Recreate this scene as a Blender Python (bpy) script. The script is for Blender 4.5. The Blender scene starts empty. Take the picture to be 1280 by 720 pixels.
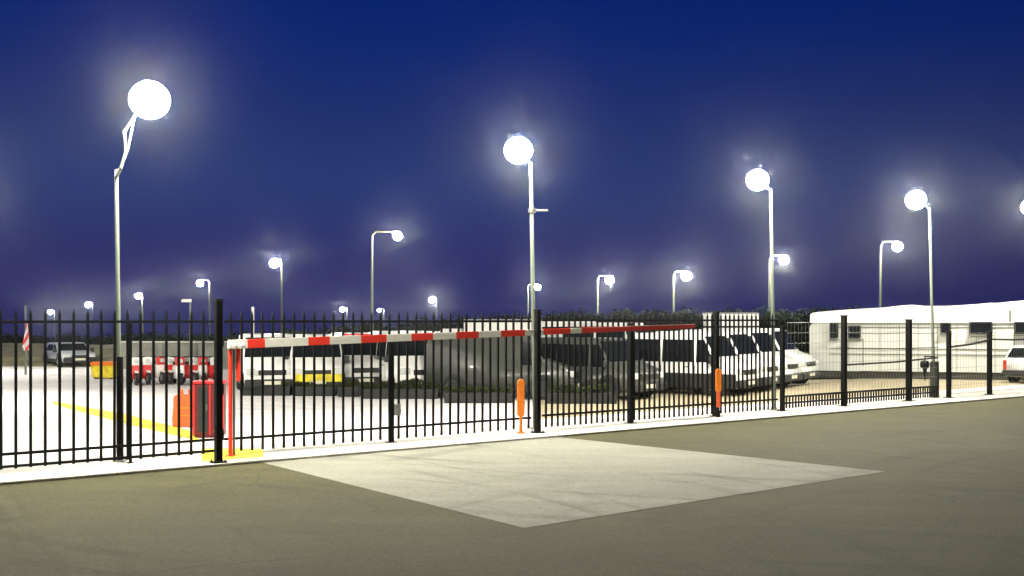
import bpy, bmesh, math, random
from mathutils import Vector, Matrix
random.seed(7)
R = math.radians
sc = bpy.context.scene
col = sc.collection

# ------------------------------------------------------------------ camera
EYE = 2.4
F = 1400.0                      # focal length in photo pixels (photo is 1280 wide)
cam_d = bpy.data.cameras.new('camera')
cam_d.lens = F / 1280 * 36
cam_d.sensor_width = 36
cam_d.shift_y = 40 / 1280
cam_d.clip_start = 0.1
cam_d.clip_end = 6000
cam = bpy.data.objects.new('camera', cam_d)
cam.location = (0, 0, EYE)
cam.rotation_euler = (R(90), 0, 0)
col.objects.link(cam)
sc.camera = cam

# ------------------------------------------------------------------ world: dusk sky
LAMP = 1200.0
world = bpy.data.worlds.new('World')
sc.world = world
world.use_nodes = True
nt = world.node_tree
nt.nodes.clear()
tc = nt.nodes.new('ShaderNodeTexCoord')
sep = nt.nodes.new('ShaderNodeSeparateXYZ')
nt.links.new(tc.outputs['Generated'], sep.inputs[0])
lift = nt.nodes.new('ShaderNodeMath'); lift.operation = 'ADD'; lift.inputs[1].default_value = 0.10
nt.links.new(sep.outputs['Z'], lift.inputs[0])
cmb = nt.nodes.new('ShaderNodeCombineXYZ')
nt.links.new(sep.outputs['X'], cmb.inputs[0]); nt.links.new(sep.outputs['Y'], cmb.inputs[1]); nt.links.new(lift.outputs[0], cmb.inputs[2])
sky = nt.nodes.new('ShaderNodeTexSky')
sky.sky_type = 'NISHITA'
sky.sun_disc = False
sky.sun_elevation = R(-4.0)
sky.sun_rotation = R(-8)
sky.ozone_density = 4.0
sky.air_density = 1.0
sky.dust_density = 0.6
nt.links.new(cmb.outputs[0], sky.inputs[0])
tint = nt.nodes.new('ShaderNodeMix'); tint.data_type = 'RGBA'; tint.blend_type = 'MULTIPLY'
tint.inputs['Factor'].default_value = 1.0
ramp = nt.nodes.new('ShaderNodeValToRGB')       # colour of the air with height above the horizon
ramp.color_ramp.interpolation = 'EASE'
for k, (z, c) in enumerate(((0.04, (0.15, .10, .32)), (0.14, (.24, .36, .50)), (0.275, (.03, .30, .68)))):
    e = ramp.color_ramp.elements[k] if k < 2 else ramp.color_ramp.elements.new(z)
    e.position = z; e.color = (*c, 1)
nt.links.new(sep.outputs['Z'], ramp.inputs[0]); nt.links.new(ramp.outputs[0], tint.inputs['B'])
nt.links.new(sky.outputs[0], tint.inputs['A'])
bg = nt.nodes.new('ShaderNodeBackground')
bg.inputs['Strength'].default_value = 2.9
nt.links.new(tint.outputs['Result'], bg.inputs[0])
wo = nt.nodes.new('ShaderNodeOutputWorld')
nt.links.new(bg.outputs[0], wo.inputs[0])

# afterglow of the set sun: very weak
sun_d = bpy.data.lights.new('afterglow', 'SUN')
sun_d.energy = 0.02; sun_d.angle = R(20); sun_d.color = (0.8, 0.85, 1.0)
sun = bpy.data.objects.new('afterglow', sun_d)
sun.rotation_euler = (R(65), 0, R(35))
col.objects.link(sun)

sc.view_settings.view_transform = 'Standard'
sc.view_settings.look = 'None'
sc.view_settings.gamma = 1
sc.view_settings.use_curve_mapping = False
sc.view_settings.exposure = 0.0
sc.cycles.use_denoising = True
sc.cycles.max_bounces = 6
sc.cycles.sample_clamp_indirect = 8

# ------------------------------------------------------------------ helpers
KERB = 0.05                     # the kerb strip and the yard stand this far above the road
VPX = 2400.0                    # the fence runs towards this far point, to the right
_a = math.atan((VPX - 640) / F)
U = Vector((math.sin(_a), math.cos(_a), 0))      # along the fence
N = Vector((-math.cos(_a), math.sin(_a), 0))     # away from the road, into the yard
KK = math.cos(_a) / F

def at(x, y, D):
    return Vector(((x - 640) / F * D, D, EYE - (y - 400) / F * D))
def ground(x, y, z=0.0):
    D = (EYE - z) * F / (y - 400)
    return Vector(((x - 640) / F * D, D, z))
def onp(x, p, z=KERB):
    """the point at photo column x on the line p metres in from the viewer, parallel to the fence"""
    D = p / ((VPX - x) * KK)
    return Vector(((x - 640) / F * D, D, z))
def sof(x, p):
    return onp(x, p).dot(U)
def sp(s, p, z=0.0):
    v = U * s + N * p
    return Vector((v.x, v.y, z))
P_KERB = 0.6225 * EYE / 0.0863
P_FENCE = 0.6225 * (EYE - KERB) / 0.080
FENCE_ROT = math.atan2(U.y, U.x)

def mat(name, base, rough=0.6, metal=0.0, noise=0.0, scale=4.0, bump=0.0, bscale=60.0, emit=None, estr=0.0, spec=0.5, coat=0.0):
    m = bpy.data.materials.new(name)
    m.use_nodes = True
    t = m.node_tree
    b = t.nodes['Principled BSDF']
    b.inputs['Base Color'].default_value = (*base, 1)
    b.inputs['Roughness'].default_value = rough
    b.inputs['Metallic'].default_value = metal
    b.inputs['Specular IOR Level'].default_value = spec
    b.inputs['Coat Weight'].default_value = coat
    if emit:
        b.inputs['Emission Color'].default_value = (*emit, 1)
        b.inputs['Emission Strength'].default_value = estr
    if noise or bump:
        co = t.nodes.new('ShaderNodeTexCoord')
    if noise:
        n = t.nodes.new('ShaderNodeTexNoise'); n.inputs['Scale'].default_value = scale; n.inputs['Detail'].default_value = 6
        t.links.new(co.outputs['Object'], n.inputs['Vector'])
        r = t.nodes.new('ShaderNodeValToRGB')
        r.color_ramp.elements[0].position = 0.3; r.color_ramp.elements[1].position = 0.7
        r.color_ramp.elements[0].color = (*[c * (1 - noise) for c in base], 1)
        r.color_ramp.elements[1].color = (*[min(1, c * (1 + noise)) for c in base], 1)
        t.links.new(n.outputs[0], r.inputs[0]); t.links.new(r.outputs[0], b.inputs['Base Color'])
    if bump:
        n2 = t.nodes.new('ShaderNodeTexNoise'); n2.inputs['Scale'].default_value = bscale; n2.inputs['Detail'].default_value = 4
        t.links.new(co.outputs['Object'], n2.inputs['Vector'])
        bp = t.nodes.new('ShaderNodeBump'); bp.inputs['Strength'].default_value = bump; bp.inputs['Distance'].default_value = 0.02
        t.links.new(n2.outputs[0], bp.inputs['Height']); t.links.new(bp.outputs[0], b.inputs['Normal'])
    return m

def surface_mat(name, base, var, streak, seed, joints=None, rough=0.9, cracks=0.0):
    """worn ground: large stains, fine grain, long tyre streaks, optional saw-cut joints"""
    m = bpy.data.materials.new(name); m.use_nodes = True
    t = m.node_tree; L = t.links.new
    b = t.nodes['Principled BSDF']; b.inputs['Roughness'].default_value = rough; b.inputs['Specular IOR Level'].default_value = 0.25
    co = t.nodes.new('ShaderNodeTexCoord')
    def mapping(scale, rot=0.0):
        mp = t.nodes.new('ShaderNodeMapping'); mp.inputs['Scale'].default_value = scale; mp.inputs['Rotation'].default_value = (0, 0, rot)
        mp.inputs['Location'].default_value = (seed, seed * 1.7, 0)
        L(co.outputs['Object'], mp.inputs[0]); return mp.outputs[0]
    def noise(vec, sc_, det=5, ro=0.55):
        n = t.nodes.new('ShaderNodeTexNoise'); n.inputs['Scale'].default_value = sc_; n.inputs['Detail'].default_value = det
        n.inputs['Roughness'].default_value = ro; L(vec, n.inputs['Vector']); return n.outputs[0]
    def rng(v, a, b_, c, d):
        r = t.nodes.new('ShaderNodeMapRange'); r.inputs[1].default_value = a; r.inputs[2].default_value = b_; r.inputs[3].default_value = c; r.inputs[4].default_value = d
        L(v, r.inputs[0]); return r.outputs[0]
    def mul(a, b_):
        x = t.nodes.new('ShaderNodeMath'); x.operation = 'MULTIPLY'; L(a, x.inputs[0]); L(b_, x.inputs[1]); return x.outputs[0]
    big = rng(noise(mapping((1, 1, 1)), 0.28, 6), 0.3, 0.7, 1 - var, 1 + var)
    mid = rng(noise(mapping((1, 1, 1)), 2.3, 8, 0.65), 0.3, 0.7, 1 - var * .55, 1 + var * .55)
    fine = rng(noise(mapping((1, 1, 1)), 55, 3, 0.7), 0.25, 0.75, 1 - var * 1.1, 1 + var * 1.1)
    grit = rng(noise(mapping((1, 1, 1)), 13, 4, 0.8), 0.32, 0.68, 1 - var * 1.8, 1 + var * 1.8)
    grit = mul(grit, rng(noise(mapping((1, 1, 1)), 34, 2, 0.8), 0.34, 0.66, 1 - var * 1.6, 1 + var * 1.6))
    st = rng(noise(mapping((0.25, 1.6, 1), R(-20)), 1.0, 5), 0.40, 0.64, 1 - streak * .6, 1 + streak * .3)
    st2 = rng(noise(mapping((0.3, 1.2, 1), R(-52)), 1.0, 5), 0.44, 0.66, 1 - streak * .5, 1)
    val = mul(mul(mul(mul(big, mid), fine), grit), mul(st, st2))
    for cx, cy, fr, sd in ((14, 44, 2.2, 0), (-22, 2, 1.9, 7), (30, -4, 1.4, 13)):
        dn = t.nodes.new('ShaderNodeVectorMath'); dn.operation = 'DISTANCE'; dn.inputs[1].default_value = (cx, cy, 0)
        L(co.outputs['Object'], dn.inputs[0])
        wob = t.nodes.new('ShaderNodeMath'); wob.operation = 'MULTIPLY_ADD'; wob.inputs[1].default_value = 1.2
        L(noise(mapping((1, 1, 1)), .15, 2), wob.inputs[0]); L(dn.outputs['Value'], wob.inputs[2])
        n1 = t.nodes.new('ShaderNodeTexNoise'); n1.noise_dimensions = '1D'; n1.inputs['Scale'].default_value = fr; n1.inputs['Detail'].default_value = 3
        ad = t.nodes.new('ShaderNodeMath'); ad.operation = 'ADD'; ad.inputs[1].default_value = sd + seed
        L(wob.outputs[0], ad.inputs[0]); L(ad.outputs[0], n1.inputs['W'])
        band = rng(n1.outputs[0], .56, .68, 0, 1)
        mask = rng(noise(mapping((1, 1, 1)), .22, 3), .46, .60, 0, streak * 1.6)
        inv = t.nodes.new('ShaderNodeMath'); inv.operation = 'SUBTRACT'; inv.inputs[0].default_value = 1.0
        L(mul(band, mask), inv.inputs[1]); val = mul(val, inv.outputs[0])
    # hairline cracks
    if cracks:
        v1 = t.nodes.new('ShaderNodeTexVoronoi'); v1.feature = 'DISTANCE_TO_EDGE'; v1.inputs['Scale'].default_value = .33
        wv = t.nodes.new('ShaderNodeVectorMath'); wv.operation = 'MULTIPLY_ADD'; wv.inputs[1].default_value = (1.3, 1.3, 0)
        n3 = t.nodes.new('ShaderNodeTexNoise'); n3.inputs['Scale'].default_value = 1.1; n3.inputs['Detail'].default_value = 6
        L(co.outputs['Object'], n3.inputs['Vector']); L(n3.outputs['Color'], wv.inputs[0]); L(co.outputs['Object'], wv.inputs[2]); L(wv.outputs[0], v1.inputs['Vector'])
        line = rng(v1.outputs['Distance'], .0, .006, 1, 0); cm = rng(noise(mapping((1, 1, 1)), .3, 2), .48, .56, 0, cracks)
        inv2 = t.nodes.new('ShaderNodeMath'); inv2.operation = 'SUBTRACT'; inv2.inputs[0].default_value = 1.0
        L(mul(line, cm), inv2.inputs[1]); val = mul(val, inv2.outputs[0])
    # oil spots and small patches
    spot = rng(noise(mapping((1, 1, 1)), 3.4, 2), .66, .74, 1.0, 1 - var * 1.6)
    val = mul(val, spot)
    if joints:
        mp = t.nodes.new('ShaderNodeMapping'); mp.inputs['Rotation'].default_value = (0, 0, -FENCE_ROT)
        L(co.outputs['Object'], mp.inputs[0])
        br = t.nodes.new('ShaderNodeTexBrick'); br.offset = 0
        br.inputs['Scale'].default_value = 1.0; br.inputs['Brick Width'].default_value = joints; br.inputs['Row Height'].default_value = joints
        br.inputs['Mortar Size'].default_value = 0.012; br.inputs['Mortar Smooth'].default_value = 0.3
        L(mp.outputs[0], br.inputs[0])
        val = mul(val, rng(br.outputs['Fac'], 0, 1, 1.0, 0.55))
    mx = t.nodes.new('ShaderNodeVectorMath'); mx.operation = 'SCALE'; mx.inputs[0].default_value = base
    L(val, mx.inputs['Scale']); L(mx.outputs[0], b.inputs['Base Color'])
    bp = t.nodes.new('ShaderNodeBump'); bp.inputs['Strength'].default_value = 0.35; bp.inputs['Distance'].default_value = 0.01
    L(noise(mapping((1, 1, 1)), 70, 4, .7), bp.inputs['Height']); L(bp.outputs[0], b.inputs['Normal'])
    return m

M = dict(
    asphalt=surface_mat('asphalt', (0.064, 0.060, 0.024), 0.15, 0.12, 3.0, cracks=0.45),
    pad=surface_mat('pad_concrete', (0.250, 0.246, 0.196), 0.08, 0.15, 11.0),
    strip=surface_mat('strip_concrete', (0.50, 0.49, 0.44), 0.10, 0.05, 5.0, joints=3.0),
    yard=surface_mat('yard_concrete', (0.70, 0.68, 0.67), 0.08, 0.06, 8.0, joints=5.0),
    sand=surface_mat('sand', (0.42, 0.36, 0.24), 0.12, 0.05, 21.0),
    grass=mat('dry_grass', (0.17, 0.16, 0.09), 0.95, noise=0.4, scale=1.5, bump=0.6, bscale=20),
    yellow=mat('yellow_paint', (0.70, 0.58, 0.03), 0.7, noise=0.28, scale=5),
    black=mat('black_powder_coat', (0.0045, 0.005, 0.0045), 0.5, noise=0.2, scale=6, spec=0.12),
    pole=mat('galvanised_steel', (0.13, 0.15, 0.11), 0.5, metal=0.3, noise=0.1, scale=5),
    housing=mat('lamp_housing', (0.25, 0.26, 0.25), 0.5, metal=0.4),
    globe=mat('lamp_glass', (1, 1, 1), 0.3, emit=(1.0, 0.955, 0.83), estr=LAMP),
    arm_white=mat('arm_white', (0.90, 0.88, 0.80), 0.5, noise=0.05, scale=6),
    arm_red=mat('arm_red', (0.92, 0.045, 0.02), 0.45, noise=0.06, scale=6),
    orange=mat('orange_plastic', (0.85, 0.22, 0.015), 0.5, noise=0.06, scale=5),
    orange_red=mat('orange_red_plastic', (0.80, 0.13, 0.03), 0.5, noise=0.08, scale=5),
    dark_red=mat('dark_red_paint', (0.11, 0.008, 0.008), 0.5, noise=0.2),
    red=mat('red_plastic', (0.60, 0.02, 0.02), 0.4, noise=0.06),
    white_paint=mat('white_paint', (0.78, 0.78, 0.74), 0.35, noise=0.04, scale=2, coat=0.3),
    grey_paint=mat('grey_paint', (0.055, 0.058, 0.05), 0.4, noise=0.08, scale=2, coat=0.3),
    silver_paint=mat('silver_paint', (0.42, 0.45, 0.48), 0.35, metal=0.3, coat=0.3),
    glass=mat('dark_glass', (0.008, 0.010, 0.011), 0.08, spec=0.6),
    trim=mat('black_trim', (0.014, 0.015, 0.014), 0.6),
    tyre=mat('tyre_rubber', (0.012, 0.012, 0.012), 0.85),
    rim=mat('wheel_rim', (0.30, 0.31, 0.31), 0.4, metal=0.7),
    headlamp=mat('headlamp_lens', (0.55, 0.56, 0.55), 0.15),
    tail=mat('tail_lens', (0.45, 0.02, 0.01), 0.25),
    plate=mat('number_plate', (0.62, 0.60, 0.45), 0.5),
    hall=mat('hall_cladding', (0.58, 0.59, 0.54), 0.6, noise=0.07, scale=0.8),
    hall_roof=mat('hall_roof', (0.80, 0.80, 0.76), 0.5, noise=0.04, scale=0.7),
    plinth=mat('dark_plinth', (0.045, 0.043, 0.032), 0.9, noise=0.3, scale=2),
    seam=mat('gutter_grey', (0.16, 0.17, 0.14), 0.6),
    wall=mat('block_wall', (0.22, 0.22, 0.19), 0.9, noise=0.25, scale=1.5, bump=0.3),
    bark=mat('bark', (0.05, 0.04, 0.03), 0.95, noise=0.3),
    leaf=mat('foliage', (0.009, 0.016, 0.008), 0.95, spec=0.05, noise=0.5, scale=1.2),
    shrub=mat('shrub_leaves', (0.030, 0.040, 0.012), 0.8, noise=0.5, scale=6, spec=0.2),
    flag_white=mat('flag_white', (0.7, 0.66, 0.66), 0.8),
    steel_dark=mat('dark_steel', (0.03, 0.032, 0.03), 0.5, metal=0.3),
)

def new_obj(name, bm, m, parent=None, smooth=False, loc=None, rotz=0.0):
    me = bpy.data.meshes.new(name)
    bmesh.ops.recalc_face_normals(bm, faces=bm.faces)
    bm.to_mesh(me); bm.free()
    if isinstance(m, (list, tuple)):
        for k in m: me.materials.append(k)
    else:
        me.materials.append(m)
    if smooth:
        for p in me.polygons: p.use_smooth = True
    o = bpy.data.objects.new(name, me)
    col.objects.link(o)
    if parent: o.parent = parent
    if loc is not None: o.location = loc
    o.rotation_euler.z = rotz
    return o
def tag(o, label=None, cat=None, group=None, kind=None):
    if label: o['label'] = label
    if cat: o['category'] = cat
    if group: o['group'] = group
    if kind: o['kind'] = kind
    return o
def thing(name, label, cat, loc, rotz=0.0, group=None):
    o = bpy.data.objects.new(name, None)
    o.empty_display_size = 0.3
    col.objects.link(o)
    o.location = loc; o.rotation_euler = (0, 0, rotz)
    return tag(o, label, cat, group)
def copy_tree(o, parent=None):
    kids = list(o.children)
    c = o.copy(); col.objects.link(c)
    if parent: c.parent = parent
    for k in kids: copy_tree(k, c)
    return c

def box(bm, c, s, rot=None, bev=0.0, mi=0):
    r = bmesh.ops.create_cube(bm, size=1.0)
    vs = r['verts']
    mt = Matrix.Translation(Vector(c)) @ (rot.to_4x4() if rot else Matrix.Identity(4)) @ Matrix.Diagonal((*s, 1))
    bmesh.ops.transform(bm, matrix=mt, verts=vs)
    fs = list({f for v in vs for f in v.link_faces})
    for f in fs: f.material_index = mi
    if bev:
        es = list({e for v in vs for e in v.link_edges})
        r2 = bmesh.ops.bevel(bm, geom=es, offset=bev, segments=2, affect='EDGES', profile=0.6)
        for f in r2['faces']: f.material_index = mi
def tube(bm, a, b, r0, r1=None, seg=12, caps=True, mi=0):
    a = Vector(a); b = Vector(b); r1 = r0 if r1 is None else r1
    d = b - a; q = d.to_track_quat('Z', 'Y')
    rings = []
    for c, r in ((a, r0), (b, r1)):
        rings.append([bm.verts.new(c + q @ Vector((r * math.cos(2 * math.pi * k / seg), r * math.sin(2 * math.pi * k / seg), 0))) for k in range(seg)])
    for k in range(seg):
        f = bm.faces.new((rings[0][k], rings[0][(k + 1) % seg], rings[1][(k + 1) % seg], rings[1][k])); f.material_index = mi
    if caps:
        bm.faces.new(rings[0]).material_index = mi; bm.faces.new(rings[1]).material_index = mi
def path(bm, pts, rs, seg=10):
    for k in range(len(pts) - 1):
        tube(bm, pts[k], pts[k + 1], rs[k], rs[k + 1], seg)
def lathe(bm, prof, seg=20, c=(0, 0, 0)):
    c = Vector(c); rings = []
    for r, z in prof:
        if r < 1e-5: rings.append([bm.verts.new(c + Vector((0, 0, z)))])
        else: rings.append([bm.verts.new(c + Vector((r * math.cos(2 * math.pi * k / seg), r * math.sin(2 * math.pi * k / seg), z))) for k in range(seg)])
    for i in range(len(rings) - 1):
        A, B = rings[i], rings[i + 1]
        for k in range(seg):
            k2 = (k + 1) % seg
            if len(A) == 1 and len(B) == 1: continue
            if len(A) == 1: bm.faces.new((A[0], B[k], B[k2]))
            elif len(B) == 1: bm.faces.new((A[k], A[k2], B[0]))
            else: bm.faces.new((A[k], A[k2], B[k2], B[k]))
def poly(bm, pts, mi=0):
    f = bm.faces.new([bm.verts.new(Vector(p)) for p in pts]); f.material_index = mi; return f
def prism(bm, pts, y0, y1):
    """pts (x, z) extruded from y0 to y1"""
    A = [bm.verts.new((x, y0, z)) for x, z in pts]; B = [bm.verts.new((x, y1, z)) for x, z in pts]
    bm.faces.new(A); bm.faces.new(B[::-1])
    n = len(pts)
    for k in range(n): bm.faces.new((A[k], B[k], B[(k + 1) % n], A[(k + 1) % n]))
NB = bmesh.new

# ------------------------------------------------------------------ ground
def terrain_z(y):
    return 0.0 if y < 62 else -0.02 * (y - 62)
bm = NB()
ys = [-60, -20, 0, 10, 20, 30, 40, 50, 62, 80, 120, 200, 400, 650]
xs = [-500, -150, -60, -30, -15, 0, 15, 30, 60, 150, 500]
g = [[bm.verts.new((x, y, terrain_z(y))) for x in xs] for y in ys]
for i in range(len(ys) - 1):
    for j in range(len(xs) - 1):
        bm.faces.new((g[i][j], g[i][j + 1], g[i + 1][j + 1], g[i + 1][j]))
tag(new_obj('ground', bm, M['grass']), kind='structure')

bm = NB()       # the road we stand on
poly(bm, [sp(-60, -30, .004), sp(140, -30, .004), sp(140, P_KERB, .004), sp(-60, P_KERB, .004)])
tag(new_obj('road', bm, M['asphalt']), kind='structure')

bm = NB()       # concrete apron in front of the gate
c_left, c_near, c_right, c_far = ground(327, 578.6), ground(655, 661), ground(1107, 590), ground(698, 546.9)
poly(bm, [(v.x, v.y, .009) for v in (c_left, c_near, c_right, c_far)])
tag(new_obj('concrete_apron', bm, M['pad']), kind='structure')

bm = NB()       # kerb strip under the fence, slightly raised
def slab(bm, s0, s1, p0, p1, z0, z1, bev=0.0):
    mid = sp((s0 + s1) / 2, (p0 + p1) / 2, (z0 + z1) / 2)
    box(bm, mid, (s1 - s0, p1 - p0, z1 - z0), Matrix.Rotation(FENCE_ROT, 3, 'Z'), bev)
slab(bm, -60, 140, P_KERB, P_KERB + 2.2, -0.3, KERB, 0.012)
tag(new_obj('kerb_strip', bm, M['strip']), kind='structure')

bm = NB()       # yard behind the fence
a0, a1 = sp(-60, P_KERB + 2.2), sp(140, P_KERB + 2.2)
poly(bm, [(a0.x, a0.y, KERB - .002), (a1.x, a1.y, KERB - .002), (120, 62, KERB - .002), (-60, 62, KERB - .002)])
tag(new_obj('yard', bm, M['yard']), kind='structure')

bm = NB()       # sandy ground on the right of the yard
s0 = sof(676, P_KERB + 3.0)
q = [sp(s0, P_KERB + 3.0), sp(s0 + 70, P_KERB + 3.0), Vector((70, 60, 0)), ground(760, 466, KERB), ground(676, 480, KERB)]
poly(bm, [(v.x, v.y, KERB + .004) for v in q])
tag(new_obj('sandy_ground', bm, M['sand']), kind='structure')

bm = NB()       # painted yellow line and the yellow end by the gate post
zz = KERB + .004
poly(bm, [ground(66, 501, zz), ground(160, 518.5, zz), ground(248, 541, zz), ground(248, 551, zz), ground(160, 530, zz), ground(66, 505.5, zz)])
poly(bm, [ground(252, 560, zz), ground(328, 561, zz), ground(330, 571, zz), ground(252, 577, zz)])
tag(new_obj('yellow_line', bm, M['yellow']), kind='structure')

# grass bank at the far left edge of the yard
bm = NB()
prof = [(56.5, .0), (58, .45), (61, .85), (66, 1.05), (74, .9), (86, -.8)]
xsb = [-60 + 2.0 * k for k in range(25)]
rows = []
for x in xsb:
    rows.append([bm.verts.new((x, y, z * (0.9 + .12 * math.sin(x * .7 + y)) * max(0, min(1, (-12 - x) / 5)) if z > 0 else z)) for y, z in prof])
for i in range(len(rows) - 1):
    for j in range(len(prof) - 1):
        bm.faces.new((rows[i][j], rows[i + 1][j], rows[i + 1][j + 1], rows[i][j + 1]))
tag(new_obj('grass_bank', bm, M['grass'], smooth=True), kind='structure')

# thin haze added to imitate lens glow round the lamps
bm = NB(); box(bm, (0, 300, -1.5), (1040, 740, 24.0))
hm = bpy.data.materials.new('glow_haze'); hm.use_nodes = True
hm.node_tree.nodes.clear()
vo = hm.node_tree.nodes.new('ShaderNodeOutputMaterial'); pv = hm.node_tree.nodes.new('ShaderNodeVolumePrincipled')
pv.inputs['Density'].default_value = 0.00018; pv.inputs['Anisotropy'].default_value = 0.965
pv.inputs['Color'].default_value = (0.85, 0.9, 1.0, 1)
hm.node_tree.links.new(pv.outputs[0], vo.inputs['Volume'])
tag(new_obj('glow_haze', bm, hm), kind='stuff')

# ------------------------------------------------------------------ lamps
def globe_prof(r):
    return [(0, -r * .95)] + [(r * math.sin(a), -r * .95 * math.cos(a)) for a in [math.pi * k / 14 for k in range(1, 11)]]
def street_lamp(label, head, foot, r, group, lean=Vector((0, 0, 0)), r_pole=0.06, style='post', pm='pole'):
    """head: centre of the glowing globe, foot: where the pole stands"""
    t = thing('street_lamp', label, 'street lamp', foot, 0, group)
    h = head - foot
    r = r * .66
    bm = NB()
    top = Vector((lean.x, lean.y, h.z + (0.02 if style == 'post' else .25)))
    mid = top * 0.97; mid.x = lean.x * .97
    if style == 'cranked': mid = Vector((lean.x, 0, at(0, 212, foot.y).z - foot.z))
    tube(bm, (0, 0, 0), mid, r_pole * 1.15, r_pole * .85, 14)
    new_obj('pole', bm, M[pm], t, smooth=False)
    bm = NB()
    box(bm, (0, 0, .015), (r_pole * 5, r_pole * 5, .03), bev=.006)
    for sx in (-1, 1):
        for sy in (-1, 1): tube(bm, (sx * r_pole * 1.9, sy * r_pole * 1.9, .03), (sx * r_pole * 1.9, sy * r_pole * 1.9, .06), .012, seg=6)
    new_obj('base_plate', bm, M['housing'], t)
    bm = NB()
    end = h + Vector((0, 0, r * .9))
    k1 = mid + (Vector((end.x, end.y, 0)) - Vector((mid.x, mid.y, 0))) * .15; k1.z = end.z + .02 if style != 'post' else mid.z
    if style == 'cranked':
        def loc_(px_, py_): return at(px_, py_, head.y + .1) - foot
        path(bm, [mid - Vector((0, 0, .1)), loc_(151, 210), loc_(157, 190), loc_(156, 164), loc_(168, 146), h + Vector((-.1, 0, 0))], [.034, .028, .024, .024, .02, .018], 10)
        path(bm, [loc_(151, 210), loc_(160, 186), loc_(168, 146)], [.022, .02, .018], 8)
        box(bm, loc_(156, 166), (.045, .05, .09), bev=.01)
    else:
        path(bm, [mid, k1, end + Vector((0, 0, .03))], [r_pole * .8, r_pole * .65, r_pole * .6], 10)
    new_obj('arm', bm, M[pm], t)
    bm = NB()
    cap = [(0, r * 1.02), (r * .18, r * 1.0), (r * .36, r * .93), (r * .38, r * .85)]
    lathe(bm, cap, 20)
    new_obj('cap', bm, M['housing'], t, True, loc=h)
    bm = NB()
    a = [math.pi * k / 16 for k in range(0, 15)]
    lathe(bm, [(r * .98 * math.sin(x), -r * .92 * math.cos(x)) for x in a] + [(0, r * .86)], 28)
    new_obj('globe', bm, M['globe'], t, True, loc=h)
    return t

P_LAMP = P_FENCE + 0.30
G1 = 'tall lamps along the security fence'
HZ = 5.93
rows_ = [  # head px, head py, pole px at foot, globe radius
    (187, 125, 150, .48, 'tall street lamp left of the gate, largest bright globe'),
    (648, 188, 669, .44, 'tall street lamp right behind the thick centre gate post, with small side bracket'),
    (947, 225, 968, .42, 'tall street lamp beside the pair of close fence posts'),
    (1145, 250, 1168, .44, 'tall street lamp before the white hall with hanging lantern bracket'),
]
lamps = []
for hx, hy, fx, r, lb in rows_:
    foot = onp(fx, P_LAMP)
    D = foot.y
    hd = at(hx, hy, D - 0.75)
    lean = Vector((-(0.06 if fx == 150 else .10 if fx < 1100 else .16), 0, 0))
    lamps.append(street_lamp(lb, hd, foot, r, G1, lean, .036 if fx < 200 else .045, 'cranked' if fx < 200 else 'post'))
street_lamp('tall street lamp at the far right edge of the picture', at(1287, 259, 40.0), Vector(((1310 - 640) / F * 40, 40, KERB)), .42, G1, Vector((-.1, 0, 0)), .075)
street_lamp('added yard lamp out of view to the left, brightening the left yard', Vector((-15.5, 31.0, 6.3)), Vector((-15.8, 31, KERB)), .50, G1, Vector((0, 0, 0)), .055)  # unseen lamp, added to brighten the left part of the yard
street_lamp('added lamp out of view by the grass bank, brightening the far left yard', Vector((-25, 49.0, 6.3)), Vector((-25.3, 49, KERB)), .50, G1, Vector((0, 0, 0)), .055)  # second added lamp, out of view, lifts the far left yard
# extras on the near lamps
bm = NB()
box(bm, (.20, 0, 0), (.30, .04, .05), bev=.008); tube(bm, (0, 0, -.05), (0, 0, .05), .085, seg=12)
zb = at(668, 263, lamps[1].location.y).z - KERB
new_obj('bracket', bm, M['steel_dark'], lamps[1], loc=(-.07, 0, zb))
bm = NB()
tube(bm, (0, 0, 0), (0, 0, at(0, 446, lamps[0].location.y).z - KERB), .060, .055, 14)
new_obj('lower_sleeve', bm, M['black'], lamps[0])
bm = NB()
tube(bm, (0, 0, 0), (0, 0, at(0, 452, lamps[3].location.y).z - KERB), .14, .13, 14)
new_obj('lower_sleeve', bm, M['steel_dark'], lamps[3])

# the lamps of the wider yard: head px, py, distance, pole px, globe radius, label
G2 = 'lamps over the yard'
far = [
    (497, 295, 61, 465, .36, 'hooked street lamp rising behind the white vans, arm to the right'),
    (343, 329, 70, 352, .42, 'distant lamp high above the barrier arm, right of the gate post'),
    (250, 354, 80, 262, .36, 'distant lamp just left of the thick dark gate post'),
    (173, 370, 92, 178, .36, 'distant lamp just right of the tall left lamp pole'),
    (110, 381, 105, 116, .36, 'distant lamp left of the tall left lamp pole, second lowest on the left'),
    (63, 390, 120, 68, .36, 'lowest distant lamp at the far left above the fence'),
    (428, 387, 110, 434, .34, 'tiny distant lamp just above the fence left of the hooked lamp'),
    (474, 388, 130, 480, .26, 'tiny distant lamp at the foot of the hooked lamp'),
    (540, 375, 105, 546, .42, 'distant lamp above the fence right of the hooked lamp'),
    (672, 359, 95, 660, .38, 'small distant lamp overlapping the pole behind the centre gate post'),
    (762, 350, 84, 747, .50, 'distant hooked lamp above the dark trees right of centre'),
    (858, 345, 80, 842, .54, 'distant hooked lamp above the white vans with thin pale pole'),
    (980, 325, 74, 962, .48, 'distant lamp peeking right of the tall lamp by the paired posts'),
    (1122, 308, 70, 1101, .46, 'hooked lamp rising behind the white hall roof'),
]
for hx, hy, D, fx, r, lb in far:
    foot = Vector(((fx - 640) / F * D, D, terrain_z(D) if D > 62 else KERB))
    street_lamp(lb, at(hx, hy, D), foot, r, G2, Vector((0, 0, 0)), .045 if D > 92 else .065, 'hook', 'steel_dark' if hx in (343, 250, 110, 540, 428) else 'pole')

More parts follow.
